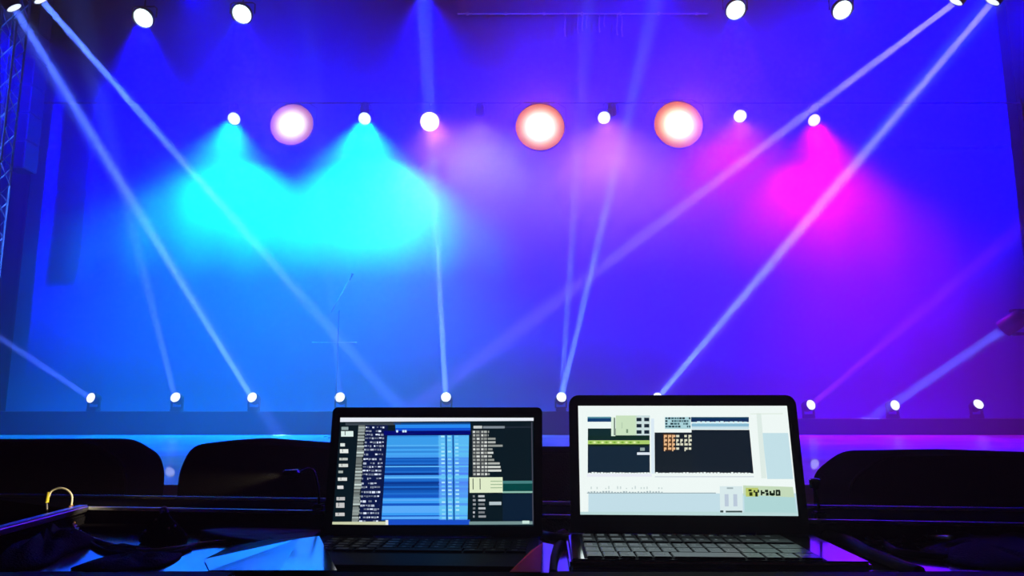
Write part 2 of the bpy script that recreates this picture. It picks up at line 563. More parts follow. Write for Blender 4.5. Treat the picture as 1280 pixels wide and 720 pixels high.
# body
bm = prism([dk(A0 - dA * 0.02), dk(A1), dk(F1), dk(F0)], 0.0, TZ - 0.012)
obj('body', bm, M_MATTE, desk)
bm = prism([dk(A0 - dA * 0.02), dk(A1), dk(F1), dk(F0)], TZ - 0.012, TZ)
obj('tabletop', bm, M_WHITE, desk)
bm = prism([dk(A0 - dA * 0.02), dk(B0), dk(B1), dk(A1)], TZ - 0.25, RZ - 0.003)
obj('back_lip', bm, M_MATTE, desk)
# inner black strip at the foot of the back lip
i0 = PZ(90, 666, TZ); i1 = PZ(1300, 668, TZ)
bm = prism([dk(i0), dk(A0), dk(A1), dk(i1)], TZ, TZ + 0.004)
obj('rear_strip', bm, M_MATTE, desk)
for a, b in ((A0, A1), (B0, B1)):
    bm = bmesh.new()
    d = (b - a).normalized(); q = Vector((d.x, d.y, 0)).to_track_quat('X', 'Z').to_matrix()
    box(bm, dk((a + b) / 2), ((b - a).length, 0.006, 0.006), rot=q, bevel=0.0015)
    obj('rail', bm, M_ALU, desk)
bm = bmesh.new()
d = (S2 - A0).normalized(); q = Vector((d.x, d.y, 0)).to_track_quat('X', 'Z').to_matrix()
box(bm, dk((A0 + S2) / 2), ((S2 - A0).length, 0.02, 0.012), rot=q, bevel=0.003)
obj('side_rail', bm, M_ALU, desk)
bm = bmesh.new()
box(bm, dk((A0 + S2) / 2 - Vector((0.0, 0, 0.25))), ((S2 - A0).length, 0.016, 0.48), rot=q, bevel=0.003)
obj('side_panel', bm, M_MATTE, desk)
def edge_pad(px0, px1):
    a = PZ(px0, 715.2, TZ + 0.012); b = PZ(px1, 715.2, TZ + 0.012)
    bm = bmesh.new(); box(bm, dk((a + b) / 2 + Vector((0, -0.02, -0.008))), ((b - a).length, 0.04, 0.018), bevel=0.004)
    obj('edge_pad', bm, M_RUBBER, desk)
edge_pad(-40, 297); edge_pad(336, 1330)

# ------------------------------------------------------------------ black covered cases behind the desk
def covered_case(outline, Y, depth, label, back_x=True):
    # the top edge one sees is the far one; the side edge one sees depends on which side the case stands
    pts = [Vector((P(x, y, Y + depth if back_x else Y).x, Y, P(x, y, Y + depth).z)) for x, y in outline]
    for i, (x, y) in enumerate(outline):
        if y == 900:
            pts[i] = Vector((pts[1].x if i == 0 else pts[-2].x, Y, 0.0))
    cx = sum(p.x for p in pts) / len(pts)
    root = thing('covered_case', label, 'case', (cx, Y, 0), 0, 'black covered cases in front of the stage')
    front = [Vector((p.x - cx, 0, p.z)) for p in pts]
    # rounded corners
    poly = []
    n = len(front)
    for i, p in enumerate(front):
        a = front[i - 1]; b = front[(i + 1) % n]
        rr = min(0.035, (a - p).length * 0.4, (b - p).length * 0.4)
        p0 = p + (a - p).normalized() * rr; p1 = p + (b - p).normalized() * rr
        for k in range(5):
            t = k / 4
            poly.append(p0 * (1 - t) ** 2 + p * 2 * t * (1 - t) + p1 * t * t)
    bm = bmesh.new()
    fr = [bm.verts.new((p.x, 0.02, p.z)) for p in poly]
    f0 = [bm.verts.new((p.x * 0.985, 0.0, p.z * 0.993 if p.z > 0.1 else p.z)) for p in poly]
    bk = [bm.verts.new((p.x, depth, p.z)) for p in poly]
    m = len(poly)
    bm.faces.new(f0); bm.faces.new(bk[::-1])
    for i in range(m):
        j = (i + 1) % m
        bm.faces.new((f0[i], fr[i], fr[j], f0[j])); bm.faces.new((fr[i], bk[i], bk[j], fr[j]))
    bmesh.ops.translate(bm, verts=bm.verts, vec=(0, 0, 0.0))
    sharp(obj('fabric_cover', bm, M_MATTE, root), 40)
    # seam welt along the front edge
    bm = bmesh.new(); tube(bm, [(p.x * 0.992, 0.006, p.z * 0.9965) for p in poly], 0.004, 6)
    obj('seam', bm, M_CLOTH, root)
    return root

def gz(x, Y):           # pixel row where the ground meets at this depth
    return (x, 509 + F * EYE.z / Y * 1.02 - 6)
covered_case([(-90, 900), (-90, 549), (168, 548), (200, 568), (206, 590), (207, 900)], 2.02, 0.22, 'black covered case at the far left behind the desk, chamfered right corner')
covered_case([(220, 900), (224, 580), (240, 551), (300, 547), (420, 555), (560, 558), (566, 900)], 2.02, 0.22, 'black covered case behind the left laptop, its rounded left corner showing', False)
covered_case([(580, 900), (580, 561), (600, 558), (930, 558), (945, 575), (945, 900)], 2.02, 0.22, 'black covered case showing only in the gap between the two laptops', False)
covered_case([(1015, 900), (1015, 592), (1052, 563), (1170, 561), (1345, 567), (1345, 900)], 1.86, 0.22, 'black covered case at the far right with a slanted left corner')

# ------------------------------------------------------------------ laptops
def lid_frame(tilt):
    t = R(tilt)
    return Vector((0, math.sin(t), math.cos(t))), Vector((0, -math.cos(t), math.sin(t)))

def rrect(w, h, r, n=6, bottom_r=None):
    br = r if bottom_r is None else bottom_r
    out = []
    for cx, cy, rr, a0 in ((w / 2, h, r, 0), (-w / 2, h, r, 90), (-w / 2, 0, br, 180), (w / 2, 0, br, 270)):
        sx = 1 if cx > 0 else -1; sy = 1 if cy > 0 else -1
        for k in range(n + 1):
            a = R(a0 + 90 * k / n)
            out.append((cx - sx * rr + rr * math.cos(a), cy - sy * rr + rr * math.sin(a)))
    return out

class UI:
    """flat coloured panes of a lit display, each a hair in front of the last"""
    def __init__(self, quad, W, H):
        self.q = quad; self.W = W; self.H = H
        self.items = []
    def uv(self, x, y):
        (tlx, tly), (trx, try_), (blx, bly), (brx, bry) = self.q
        u = (x - tlx) / (trx - tlx)
        for _ in range(6):
            yt = tly + (try_ - tly) * u; yb = bly + (bry - bly) * u
            v = (y - yt) / (yb - yt)
            xl = tlx + (blx - tlx) * v; xr = trx + (brx - trx) * v
            u = (x - xl) / (xr - xl)
        return min(1, max(0, u)), min(1, max(0, v))
    def rect(self, x0, y0, x1, y1, rgb, layer=1):
        self.items.append(([self.uv(x0, y0), self.uv(x1, y0), self.uv(x1, y1), self.uv(x0, y1)], rgb, layer))
    def build(self, parent, org, up, nrm, strength):
        bm = bmesh.new()
        mats = []; idx = {}
        for quad, rgb, layer in self.items:
            if rgb not in idx:
                idx[rgb] = len(mats); mats.append(emat(rgb, strength))
            vs = []
            for u, v in quad:
                p = org + Vector((1, 0, 0)) * ((u - 0.5) * self.W) + up * ((1 - v) * self.H) + nrm * (0.0002 + layer * 0.00022)
                vs.append(bm.verts.new(p))
            f = bm.faces.new(vs); f.material_index = idx[rgb]
        me = bpy.data.meshes.new('display')
        bm.to_mesh(me); bm.free()
        for m in mats:
            me.materials.append(m)
        o = bpy.data.objects.new('display', me)
        C.objects.link(o); o.parent = parent
        return o

def laptop(label, loc, rotz, SW, SH, bez, tilt, ui, base_w, base_d, deck_m, strength, corner, keyrows, keyx, key_m, legend_m, lit):
    root = thing('laptop', label, 'laptop', loc, rotz)
    up, nr = lid_frame(tilt)
    side, topb, botb = bez
    w, h = SW + 2 * side, SH + topb + botb
    z0 = 0.018
    org = Vector((0, 0, z0))
    bm = bmesh.new()
    poly = rrect(w, h, corner, bottom_r=0.004)
    fr = [bm.verts.new(org + Vector((x, 0, 0)) + up * y) for x, y in poly]
    bk = [bm.verts.new(org + Vector((x, 0, 0)) + up * y - nr * 0.006) for x, y in poly]
    n = len(poly)
    bm.faces.new(fr); bm.faces.new(bk[::-1])
    for i in range(n):
        bm.faces.new((fr[i], bk[i], bk[(i + 1) % n], fr[(i + 1) % n]))
    lid = sharp(obj('lid', bm, M_LID, root))
    ui.W, ui.H = SW, SH
    ui.build(lid, org + up * botb, up, nr, strength)
    for sx in (-1, 1):
        bm = bmesh.new()
        tube(bm, [(sx * w * 0.36 - 0.03, 0.004, z0 - 0.002), (sx * w * 0.36 + 0.03, 0.004, z0 - 0.002)], 0.005, 10)
        obj('hinge', bm, M_LID, root)
    bm = bmesh.new()
    box(bm, (0, -base_d / 2 + 0.006, 0.0075), (base_w, base_d, 0.015), bevel=0.004, seg=3)
    base = sharp(obj('base', bm, deck_m, root))
    # keys
    x0, x1 = keyx
    for (ya, yb, cols) in keyrows:
        tot = sum(cols); x = x0
        for ci, cw in enumerate(cols):
            kw = (x1 - x0) * cw / tot
            bm = bmesh.new()
            box(bm, (x + kw / 2, (ya + yb) / 2, 0.0162), (kw - 0.0024, abs(yb - ya) - 0.0022, 0.0028), bevel=0.0008)
            ms = [key_m, legend_m]
            k0 = len(bm.faces)
            # printed legend, a hair above the key
            if cw < 2.5:
                lf = 1.0 if x < x0 + (x1 - x0) * 0.38 else 0.5
                lw = kw * (0.35 + 0.3 * random.random()) * lf; ly = (ya + yb) / 2 + abs(yb - ya) * 0.1
                vs = [bm.verts.new((x + kw * 0.42 + a * lw / 2, ly + b * abs(yb - ya) * 0.24 * lf, 0.01768)) for a, b in ((-1, -1), (1, -1), (1, 1), (-1, 1))]
                f = bm.faces.new(vs); f.material_index = 1
            me_o = obj('key', bm, ms, base)
            x += kw
    # well behind the keys
    ys = [r[0] for r in keyrows] + [r[1] for r in keyrows]
    bm = bmesh.new(); box(bm, ((x0 + x1) / 2, (max(ys) + min(ys)) / 2, 0.0150), (x1 - x0 + 0.006, max(ys) - min(ys) + 0.006, 0.0006))
    obj('key_well', bm, M_LID, base)
    return root

rnd = random.Random(11)
# left screen -------------------------------------------------------
ul = UI([(421.5, 522), (671, 523.5), (409.5, 655), (669.5, 658)], 1, 1)
DK = (6, 24, 32); NV = (8, 22, 70)
ul.rect(400, 515, 680, 665, DK, 0)
ul.rect(400, 515, 680, 527.5, (235, 240, 250), 2)
ul.rect(428, 529, 500, 532, (60, 70, 80), 1)
def lx(x, y):            # drift of the left columns down the picture
    return x - (y - 527) * 0.085
# icons
for y, w_, hh, cc in ((536, 9, 4, (150, 170, 170)), (543, 16, 7, (225, 245, 240)), (557, 6, 4, (225, 235, 230)), (565, 11, 5, (235, 240, 235)), (575, 11, 3, (190, 195, 190)), (583, 12, 4, (215, 220, 215)),
                      (591, 6, 3, (170, 180, 175)), (600, 12, 4, (225, 228, 225)), (610, 8, 4, (225, 225, 225)), (624, 11, 4, (190, 190, 190)), (632, 11, 6, (200, 200, 200)), (643, 12, 4, (205, 205, 205))):
    x = lx(423.5, y)
    ul.rect(x, y - hh / 2, x + w_, y + hh / 2, cc, 2)
    if w_ > 9:
        ul.rect(x + w_ * 0.3, y - hh / 2, x + w_ * 0.36, y + hh / 4, (60, 70, 70), 3)
# teal-white column, text column and navy ground
for y in range(532, 654):
    if y % 2:
        continue
    ul.rect(lx(455, y), y, lx(484, y), y + 2, NV, 1)
    j = rnd.random()
    g = int(110 + 100 * j) if y % 4 else int(80 + 60 * j)
    ul.rect(lx(445.5, y), y, lx(453 + 2 * j, y), y + 1.9, (g, min(255, int(g * 1.08)), int(g * 1.06)), 2)
y = 534
while y < 652:
    x = lx(455, y)
    end = lx(480, y)
    while x < end:
        ww = rnd.uniform(1.2, 4.5)
        g = rnd.choice((110, 140, 180, 225))
        if rnd.random() < 0.8:
            ul.rect(x, y, min(end, x + ww), y + rnd.uniform(1.4, 2.6), (g, g + 10, min(255, g + 30)), 3)
        x += ww + rnd.uniform(0.5, 1.4)
    y += rnd.choice((4.6, 5.2, 6.0))
# blue band
ul.rect(491, 529, 590, 531.5, (10, 70, 140), 1)
ul.rect(493, 531.5, 590, 536, (40, 140, 245), 2)
ul.rect(493, 536, 590, 539.5, (10, 80, 215), 2)
ul.rect(478, 539.5, 590, 545, (0, 5, 110), 2)
for x in (494, 502, 505):
    ul.rect(x, 538.5, x + 2.6, 541.5, (200, 230, 255), 3)
BAND = [(65, 165, 245)] * 10
y = 545.5
rows = []
while y < 650:
    hgt = rnd.choice((1.5, 2.0, 2.5, 3.0))
    if y < 570:
        c = rnd.choice(((70, 170, 250), (60, 160, 240), (50, 140, 225), (85, 180, 250)))
    elif y < 618:
        c = rnd.choice(((10, 70, 160), (15, 90, 190), (100, 190, 255), (5, 50, 140), (30, 110, 210), (70, 160, 245)))
    else:
        c = rnd.choice(((60, 160, 250), (40, 130, 230), (20, 90, 200), (90, 175, 255)))
    rows.append((y, hgt, c)); y += hgt
for y, hgt, c in rows:
    ul.rect(lx(484, y), y, 549, y + hgt, c, 2)
    c2 = tuple(min(255, int(v * 0.5 + 100)) for v in (c[0] * 0.4, c[1], c[2] * 1.1))
    ul.rect(548, y, 588 - (y - 545) * 0.03, y + hgt, (min(255, c2[0] - 20), min(255, c2[1] + 10), 250), 2)
ul.rect(480, 650, 588, 656, (25, 80, 205), 2)
for x in (557.5, 566.5):
    ul.rect(x, 545, x + 2.2, 651, (15, 90, 170), 3)
y = 546
while y < 650:
    for x in (552, 560.5, 570):
        ul.rect(x, y, x + 4.5, y + 2.2, rnd.choice(((170, 235, 255), (140, 220, 255), (110, 200, 255))), 4)
    y += 4.8
# right hand text block
y = 533.5
ul.rect(594, 533.5, 605, 537, (200, 205, 205), 2); ul.rect(606, 534, 634, 537, (130, 140, 150), 2); ul.rect(634, 534.5, 668, 536.5, (30, 40, 52), 1)
ends = [614, 613, 622, 622, 631, 618, 619, 617, 620, 627, 628, 629, 614]
y = 540
for e in ends:
    ul.rect(592, y - 0.8, 611, y + 3.9, (62, 66, 70), 1)
    for x0_, x1_ in ((593, 596), (597.5, 601.5), (603.5, 606.5), (607.5, 611), (612, e)):
        if x1_ > x0_:
            g = rnd.choice((150, 180, 215))
            ul.rect(x0_ + rnd.uniform(-.4, .4), y, x1_, y + 2.6, (g, g + 5, g), 2)
    y += 4.45
ul.rect(588, 598.5, 630.5, 617.5, (228, 240, 205), 3)
for x in (592, 601):
    ul.rect(x, 600, x + 1.2, 613.5, (90, 100, 85), 4)
for yy in (603, 607, 611):
    ul.rect(615, yy, 630, yy + 1, (150, 180, 140), 4)
ul.rect(630.5, 603, 668.5, 606.5, (70, 130, 130), 2); ul.rect(630.5, 606.5, 668.5, 615.5, (2, 68, 66), 2); ul.rect(630, 615.8, 668.5, 618, (140, 190, 175), 2)
y = 620.5
for k in range(6):
    for x0_, x1_ in ((592, 595), (599, 608)):
        g = rnd.choice((120, 150, 190))
        ul.rect(x0_, y, x1_ + rnd.uniform(-1, 1), y + 2.5, (g, g + 5, g + 10), 2)
    y += 4.9
ul.rect(613, 628.5, 628.5, 632.5, (185, 200, 205), 2)
ul.rect(630, 619, 668, 652, (8, 30, 52), 1)
ul.rect(400, 651.8, 480, 656.5, (205, 210, 175), 3); ul.rect(479, 650, 482.5, 657, (235, 240, 235), 4)
ul.rect(587, 652.2, 668, 656, (120, 150, 150), 3); ul.rect(655, 651.5, 664, 655, (205, 235, 225), 4)
ul.rect(668, 529, 669.3, 656, (70, 70, 85), 2)

# right screen -------------------------------------------------------
ur = UI([(719, 502), (990.5, 502), (722.5, 641), (1001, 643)], 1, 1)
WH = (243, 253, 250)
ur.rect(700, 495, 1010, 650, WH, 0)
ur.rect(733, 615, 1010, 640, (198, 226, 236), 1)
ur.rect(722, 637.5, 1010, 650, (190, 222, 222), 2)
ur.rect(731, 614, 897, 615, (150, 170, 175), 2)
for k in range(26):
    x = 732 + k * 3.8
    ur.rect(x, 612.5 + rnd.uniform(-.8, .6), x + rnd.uniform(1.5, 3), 614.6, (165, 185, 190), 2)
    if rnd.random() < 0.6:
        ur.rect(x, 607 + rnd.uniform(-1.5, 1), x + 1.6, 609.5, (205, 220, 218), 2)
ur.rect(731.5, 517, 762.5, 523.2, (10, 60, 110), 2); ur.rect(731.5, 516.6, 762, 518.6, (90, 150, 165), 3)
ur.rect(732, 532, 812.5, 589.5, (16, 38, 56), 2); ur.rect(732, 532, 765, 546.5, (10, 42, 46), 3); ur.rect(732, 541.5, 812.5, 546.5, (10, 42, 34), 3)
ur.rect(762.5, 517, 768, 542, (225, 245, 225), 4); ur.rect(766, 518, 767.4, 541, (25, 60, 55), 5)
ur.rect(768.5, 515, 796, 541, (205, 230, 195), 4); ur.rect(782, 533, 784.5, 538, (120, 150, 120), 5); ur.rect(776, 524, 777, 532, (180, 205, 175), 5)
ur.rect(794, 515, 813, 541, (205, 225, 225), 4)
for iy in range(3):
    for ix in range(2):
        x = 795.5 + ix * 10; yv = 518 + iy * 8.2
        ur.rect(x, yv, x + 6.5, yv + 4.6, (18, 38, 52), 5)
ur.rect(732, 547.5, 812.5, 552.5, (175, 210, 110), 5)
for k in range(13):
    x = 734 + k * 5.2
    ur.rect(x, 549, x + 3, 551.4, (225, 245, 170) if k % 2 else (130, 180, 60), 6)
ur.rect(732, 552.5, 812.5, 555, (12, 40, 18), 5)
ur.rect(796, 563, 813, 566.3, (225, 235, 245), 5); ur.rect(800, 557, 806, 561, (150, 170, 165), 5)
for k in range(20):
    x = 733 + k * 4
    ur.rect(x, 589 - rnd.uniform(-.1, .9), x + 3, 590.5, WH, 3)
ur.rect(731, 590.5, 815, 594, (236, 240, 250), 2)
ur.rect(832.5, 517, 866, 532.5, (175, 215, 222), 2)
y = 517.5
while y < 531:
    x = 833
    while x < 865:
        ww = rnd.uniform(1.5, 4)
        if rnd.random() < 0.8:
            ur.rect(x, y, x + ww, y + 2.4, rnd.choice(((20, 50, 60), (60, 100, 110), (30, 70, 85))), 3)
        x += ww + 0.8
    y += 3.6
ur.rect(866.5, 517, 941, 523.6, (8, 44, 92), 2); ur.rect(866.5, 517.2, 941, 519, (22, 70, 100), 3)
for k in range(12):
    x = 868 + k * 6
    ur.rect(x, 522.4 + rnd.uniform(0, 1.2), x + 4.5, 525.5, (215, 245, 252), 4)
ur.rect(867, 525.5, 941, 529.5, (140, 190, 215), 2); ur.rect(867, 529.5, 941, 533, (205, 230, 238), 2)
ur.rect(819, 537.3, 867, 589.5, (19, 30, 40), 2)
ur.items.append(([ur.uv(866.9, 533.8), ur.uv(941.5, 534), ur.uv(945.5, 589.8), ur.uv(866.9, 589.5)], (17, 29, 42), 2))
for iy in range(4):
    for ix in range(7):
        x = 831 + ix * 5.3
        c = (240, 190, 140) if ix < 3 else (225, 225, 200)
        if rnd.random() < 0.92:
            ur.rect(x, 540.5 + iy * 5.4, x + rnd.uniform(3, 4.4), 543.4 + iy * 5.4, c, 4)
            if rnd.random() < 0.6:
                ur.rect(x, 543.4 + iy * 5.4, x + 1.4, 545.4 + iy * 5.4, c, 4)
ur.rect(830, 539, 844, 561, (85, 52, 25), 3)
ur.rect(814.5, 519, 818.5, 590, (222, 238, 248), 2)
for k in range(28):
    x = 820 + k * 4.4
    ur.rect(x, 589 - rnd.uniform(-.2, .8), x + 3, 591, WH, 3)
ur.rect(819, 593.5, 946, 594.6, (205, 215, 225), 2)
ur.items.append(([ur.uv(951, 512), ur.uv(957, 512), ur.uv(962, 596), ur.uv(955.5, 596)], (226, 240, 234), 1))
ur.items.append(([ur.uv(958, 538), ur.uv(991, 538), ur.uv(996, 597), ur.uv(963, 597)], (198, 228, 236), 1))
ur.items.append(([ur.uv(943, 512.5), ur.uv(985, 512), ur.uv(985, 513), ur.uv(943, 513.2)], (222, 236, 222), 2))
ur.items.append(([ur.uv(932, 605), ur.uv(995, 607), ur.uv(997, 621), ur.uv(932, 618)], (200, 222, 190), 2))
ur.items.append(([ur.uv(933, 617), ur.uv(997, 620), ur.uv(999, 639), ur.uv(933, 638)], (178, 218, 218), 3))
ur.rect(902, 606, 931, 639, (220, 238, 240), 3)
for x in (908, 919):
    ur.rect(x, 616, x + 5, 631, (190, 205, 222), 4)
ur.rect(902, 636, 906, 638.6, (50, 70, 70), 5); ur.rect(909, 636.4, 930, 638.6, (60, 80, 80), 5); ur.rect(911, 607.5, 919, 609.5, (160, 180, 185), 5)
# dark glyph cluster
for x0_, x1_, y0_, y1_ in ((938.5, 942.5, 610, 612.5), (939.5, 943.5, 613.5, 618), (945, 947, 611, 614), (947, 950, 613, 619), (950, 952, 610.5, 614), (954, 956, 611, 617.5), (955, 959, 613, 615.5), (959.5, 963.5, 610.5, 613.5), (960.5, 964, 614, 617.8), (965, 967.5, 612, 617.5), (967, 970.5, 614.5, 618), (970, 972, 611, 617.5), (973, 978.5, 610.5, 613), (973, 975, 613, 618), (976.5, 979, 612, 618), (973, 979, 615.8, 618)):
    ur.rect(x0_, y0_, x1_, y1_, (14, 30, 16) if x0_ > 944 else (40, 52, 12), 5)
ur.rect(935, 608, 951, 619, (190, 205, 110), 4)

M_LEG_D = mat('dim_key_print', (0.05, 0.06, 0.08), 0.5)
M_LEG = mat('light_key_print', (0.8, 0.82, 0.85), 0.35)
rowsL = [(-0.030 - 0.034 * 0.54 * k, -0.030 - 0.034 * 0.54 * (k + 1), [1.0] * 13 if k < 4 else [1.2, 1.2, 1.2, 5, 1.2, 1.2, 1.2]) for k in range(5)]
laptop('open black laptop on the left showing blue striped lists on a dark screen', PZ(540, 669.5, TZ + 0.018) - Vector((0, 0, 0.018)) + Vector((0, 0, 0.001)), R(-3), 0.3095, 0.163, (0.0135, 0.0165, 0.014), 8, ul,
       0.334, 0.215, M_LID, 1.0, 0.008, rowsL, (-0.148, 0.148), M_LID, M_LEG_D, False)
rowsR = []
yy = -0.016
for k in range(5):
    dd_ = 0.033
    cols = ([1.0] * 11 + [1.6, 2.0]) if k < 4 else [1.2, 1.2, 1.2, 1.2, 1.4, 5.2, 1.4, 1.2, 1.2, 1.6]
    rowsR.append((yy, yy - dd_, cols)); yy -= dd_ + (0.012 if k == 1 else 0)
laptop('open laptop on the right with silver keyboard deck and a bright white screen', PZ(862, 666, TZ + 0.018) - Vector((0, 0, 0.018)) + Vector((0, 0, 0.001)), R(-2.6), 0.338, 0.171, (0.0150, 0.0175, 0.025), 8, ur,
       0.385, 0.208, M_DECK, 1.0, 0.016, rowsR, (-0.17, 0.135), M_KEY, M_LEG, True)

# ------------------------------------------------------------------ things lying on the desk
def pillow(name, outline_px, H, m, label, cat, seed=1, z=None, rings=7, sub=6, group=None, flat=0.0):
    z = TZ + 0.0005 if z is None else z
    pts = [PZ(x, y, z) for x, y in outline_px]
    c = sum(pts, Vector()) / len(pts)
    sm = spline(pts + [pts[0]], sub)[:-1]
    rr = random.Random(seed)
    ph = [rr.uniform(0, 6.28) for _ in range(6)]
    root = None
    bm = bmesh.new()
    n = len(sm)
    prev = [bm.verts.new(p - c) for p in sm]
    bm.faces.new(prev[::-1])
    for k in range(1, rings + 1):
        t = k / (rings + 1)
        s_ = 1 - t ** 1.6 * 0.95 if not flat else 1 - t * 0.9
        if k == 1:
            s_ = 0.992
        cur = []
        for i, p in enumerate(sm):
            q = (p - c) * s_
            a = i / n * 2 * PI
            hh = H * (math.sin(min(1, t * 1.25) * PI / 2)) * (0.72 + 0.16 * math.sin(3 * a + ph[0] + t * 3) + 0.12 * math.sin(7 * a + ph[1] - t * 5))
            if flat:
                hh = H * (0.9 + 0.1 * math.sin(3 * a + ph[0] + 4 * t))
            cur.append(bm.verts.new((q.x, q.y, hh)))
        for i in range(n):
            j = (i + 1) % n
            bm.faces.new((prev[i], prev[j], cur[j], cur[i]))
        prev = cur
    bm.faces.new(prev)
    o = obj(name, bm, m, None, smooth=True)
    o.location = c
    return tag(o, label, cat, group)

# white boards / sheets
M_SHEET = mat('silvery_sheet', (0.97, 0.97, 0.97), 0.12, metal=1.0, noise=0.03, nscale=15, bump=0.02, bscale=18)
M_RED = mat('glossy_red_foil', (0.95, 0.03, 0.02), 0.5, metal=0.3, spec=0.05, bump=0.05, bscale=30)

def sheet(name, poly_px, zs, m, label, cat, th=0.0012, fold=None):
    zz = zs if isinstance(zs, (list, tuple)) else [zs] * len(poly_px)
    pts = [PZ(x, y, z) for (x, y), z in zip(poly_px, zz)]
    c = sum(pts, Vector()) / len(pts)
    c.z = min(p.z for p in pts)
    bm = bmesh.new()
    lo = [bm.verts.new(p - c) for p in pts]; hi = [bm.verts.new(p - c + Vector((0, 0, th))) for p in pts]
    n = len(pts)
    if n > 4 or fold:
        f1 = bm.faces.new(lo[::-1]); f2 = bm.faces.new(hi)
        bmesh.ops.triangulate(bm, faces=[f1, f2])
    else:
        bm.faces.new(lo[::-1]); bm.faces.new(hi)
    for i in range(n):
        bm.faces.new((lo[i], lo[(i + 1) % n], hi[(i + 1) % n], hi[i]))
    o = obj(name, bm, m)
    o.location = c
    return tag(o, label, cat)

LZ = TZ + 0.0235
sheet('plastic_sheet', [(255, 700), (300, 678), (375, 674), (399, 671), (421, 714), (350, 714), (262, 714)], [TZ + 0.001, TZ + 0.001, LZ, LZ, LZ, LZ, TZ + 0.001], M_SHEET, 'shiny pale sheet turned cyan by the stage light, lying against the left laptop', 'sheet')
sheet('red_paper', [(637, 716), (664, 689), (679, 679), (677, 716)], [LZ, LZ, LZ - 0.002, LZ - 0.002], M_RED, 'glossy red paper corner on the right side of the left laptop', 'paper')
sheet('paper_strip', [(678, 679), (692, 682), (688, 697), (686, 717), (676, 717)], TZ + 0.0245, M_SHEET, 'pale pink lit paper strip between the two laptops beside the red paper', 'paper')
pillow('folder', [(250, 669), (300, 664), (392, 668), (396, 671), (371, 688), (352, 687), (300, 679), (268, 675)], 0.008, M_RUBBER, 'flat black folder lying at the back of the cyan lit sheet', 'folder', 3, z=TZ + 0.003, flat=1)
pillow('black_bag', [(40, 680), (60, 670), (80, 668), (104, 670), (118, 679), (84, 692), (60, 706), (20, 715), (-10, 715), (5, 698)], 0.03, M_CLOTH, 'slumped black cloth bag at the far left end of the desk', 'bag', 5)
pillow('black_cloth', [(88, 712), (130, 698), (160, 695), (200, 696), (226, 692), (222, 700), (200, 709), (170, 713), (120, 716)], 0.012, M_CLOTH, 'folded black cloth with a pointed end at the left front of the desk', 'cloth', 8)
pillow('black_cloth', [(120, 686), (150, 683), (190, 686), (178, 690), (150, 692), (128, 690)], 0.008, M_CLOTH, 'small rolled black cloth strip behind the pointed folded cloth', 'cloth', 9)
pillow('black_jacket', [(1150, 690), (1170, 676), (1200, 671), (1260, 670), (1310, 672), (1320, 712), (1290, 712), (1215, 710), (1175, 700)], 0.02, M_CLOTH, 'crumpled black jacket at the far right end of the desk', 'jacket', 12)

def cable(pts, r, m, label, name='cable', cat='cable', group=None, n=7):
    """pts = (px, py, height above the desk top)"""
    w_ = [PZ(x, y, TZ + r + h) for x, y, h in pts]
    c = w_[0]
    bm = bmesh.new(); tube(bm, spline([p - c for p in w_], n), r, 8)
    o = obj(name, bm, m, None, smooth=True); o.location = c
    return tag(o, label, cat, group)

cable([(1030, 669, 0.0), (1060, 676, 0), (1085, 690, 0), (1110, 700, 0), (1135, 711, 0), (1150, 716, 0)], 0.0085, M_RUBBER, 'thick black cable crossing the magenta lit desk top beside the right laptop')
cable([(1075, 672, 0), (1100, 674, 0), (1112, 684, 0), (1130, 691, 0), (1185, 697, 0)], 0.005, M_RUBBER, 'thinner black cable curving toward the black jacket on the right')
cable([(1060, 668, 0), (1082, 672, 0.002), (1096, 678, 0.001), (1118, 676, 0), (1150, 672, 0.001), (1190, 672, 0.02)], 0.0035, mat('blue_grey_cable', (0.35, 0.35, 0.45), 0.25), 'pale grey cable running back to the right over the desk lip')
cable([(708, 672, 0), (700, 680, 0), (694, 690, 0), (691, 704, 0), (692, 718, 0)], 0.0055, M_RUBBER, 'black cable running down the gap between the two laptops')
cable([(676, 668, 0), (690, 671, 0.006), (706, 673, 0.004), (722, 672, 0)], 0.007, M_RUBBER, 'short thick black cable behind the gap between the two laptops')
cable([(112, 672, 0), (140, 681, 0), (180, 688, 0), (222, 685, 0), (250, 680, 0), (290, 676, 0)], 0.003, mat('blue_grey_cable', (0.35, 0.35, 0.45), 0.25), 'pale grey cable snaking past the studded pouch toward the folder')
cable([(110, 676, 0.0), (130, 688, 0), (170, 693, 0), (215, 691, 0), (238, 684, 0)], 0.003, M_RUBBER, 'thin black cable snaking along the left part of the desk')
sheet('crumpled_wrapper', [(683, 667), (694, 661), (706, 662), (720, 668), (722, 676), (704, 672), (690, 671)], [TZ + .006, TZ + .012, TZ + .016, TZ + .006, TZ + .003, TZ + .012, TZ + .006], M_SHEET, 'crumpled white wrapper behind the gap between the laptops', 'wrapper')
sheet('crumpled_wrapper', [(1145, 676), (1160, 668), (1182, 661), (1200, 656), (1198, 661), (1180, 670), (1162, 677)], [TZ + .004, TZ + .014, TZ + .018, TZ + .012, TZ + .004, TZ + .006, TZ + .002], M_SHEET, 'crumpled clear wrapper against the black jacket on the right', 'wrapper')

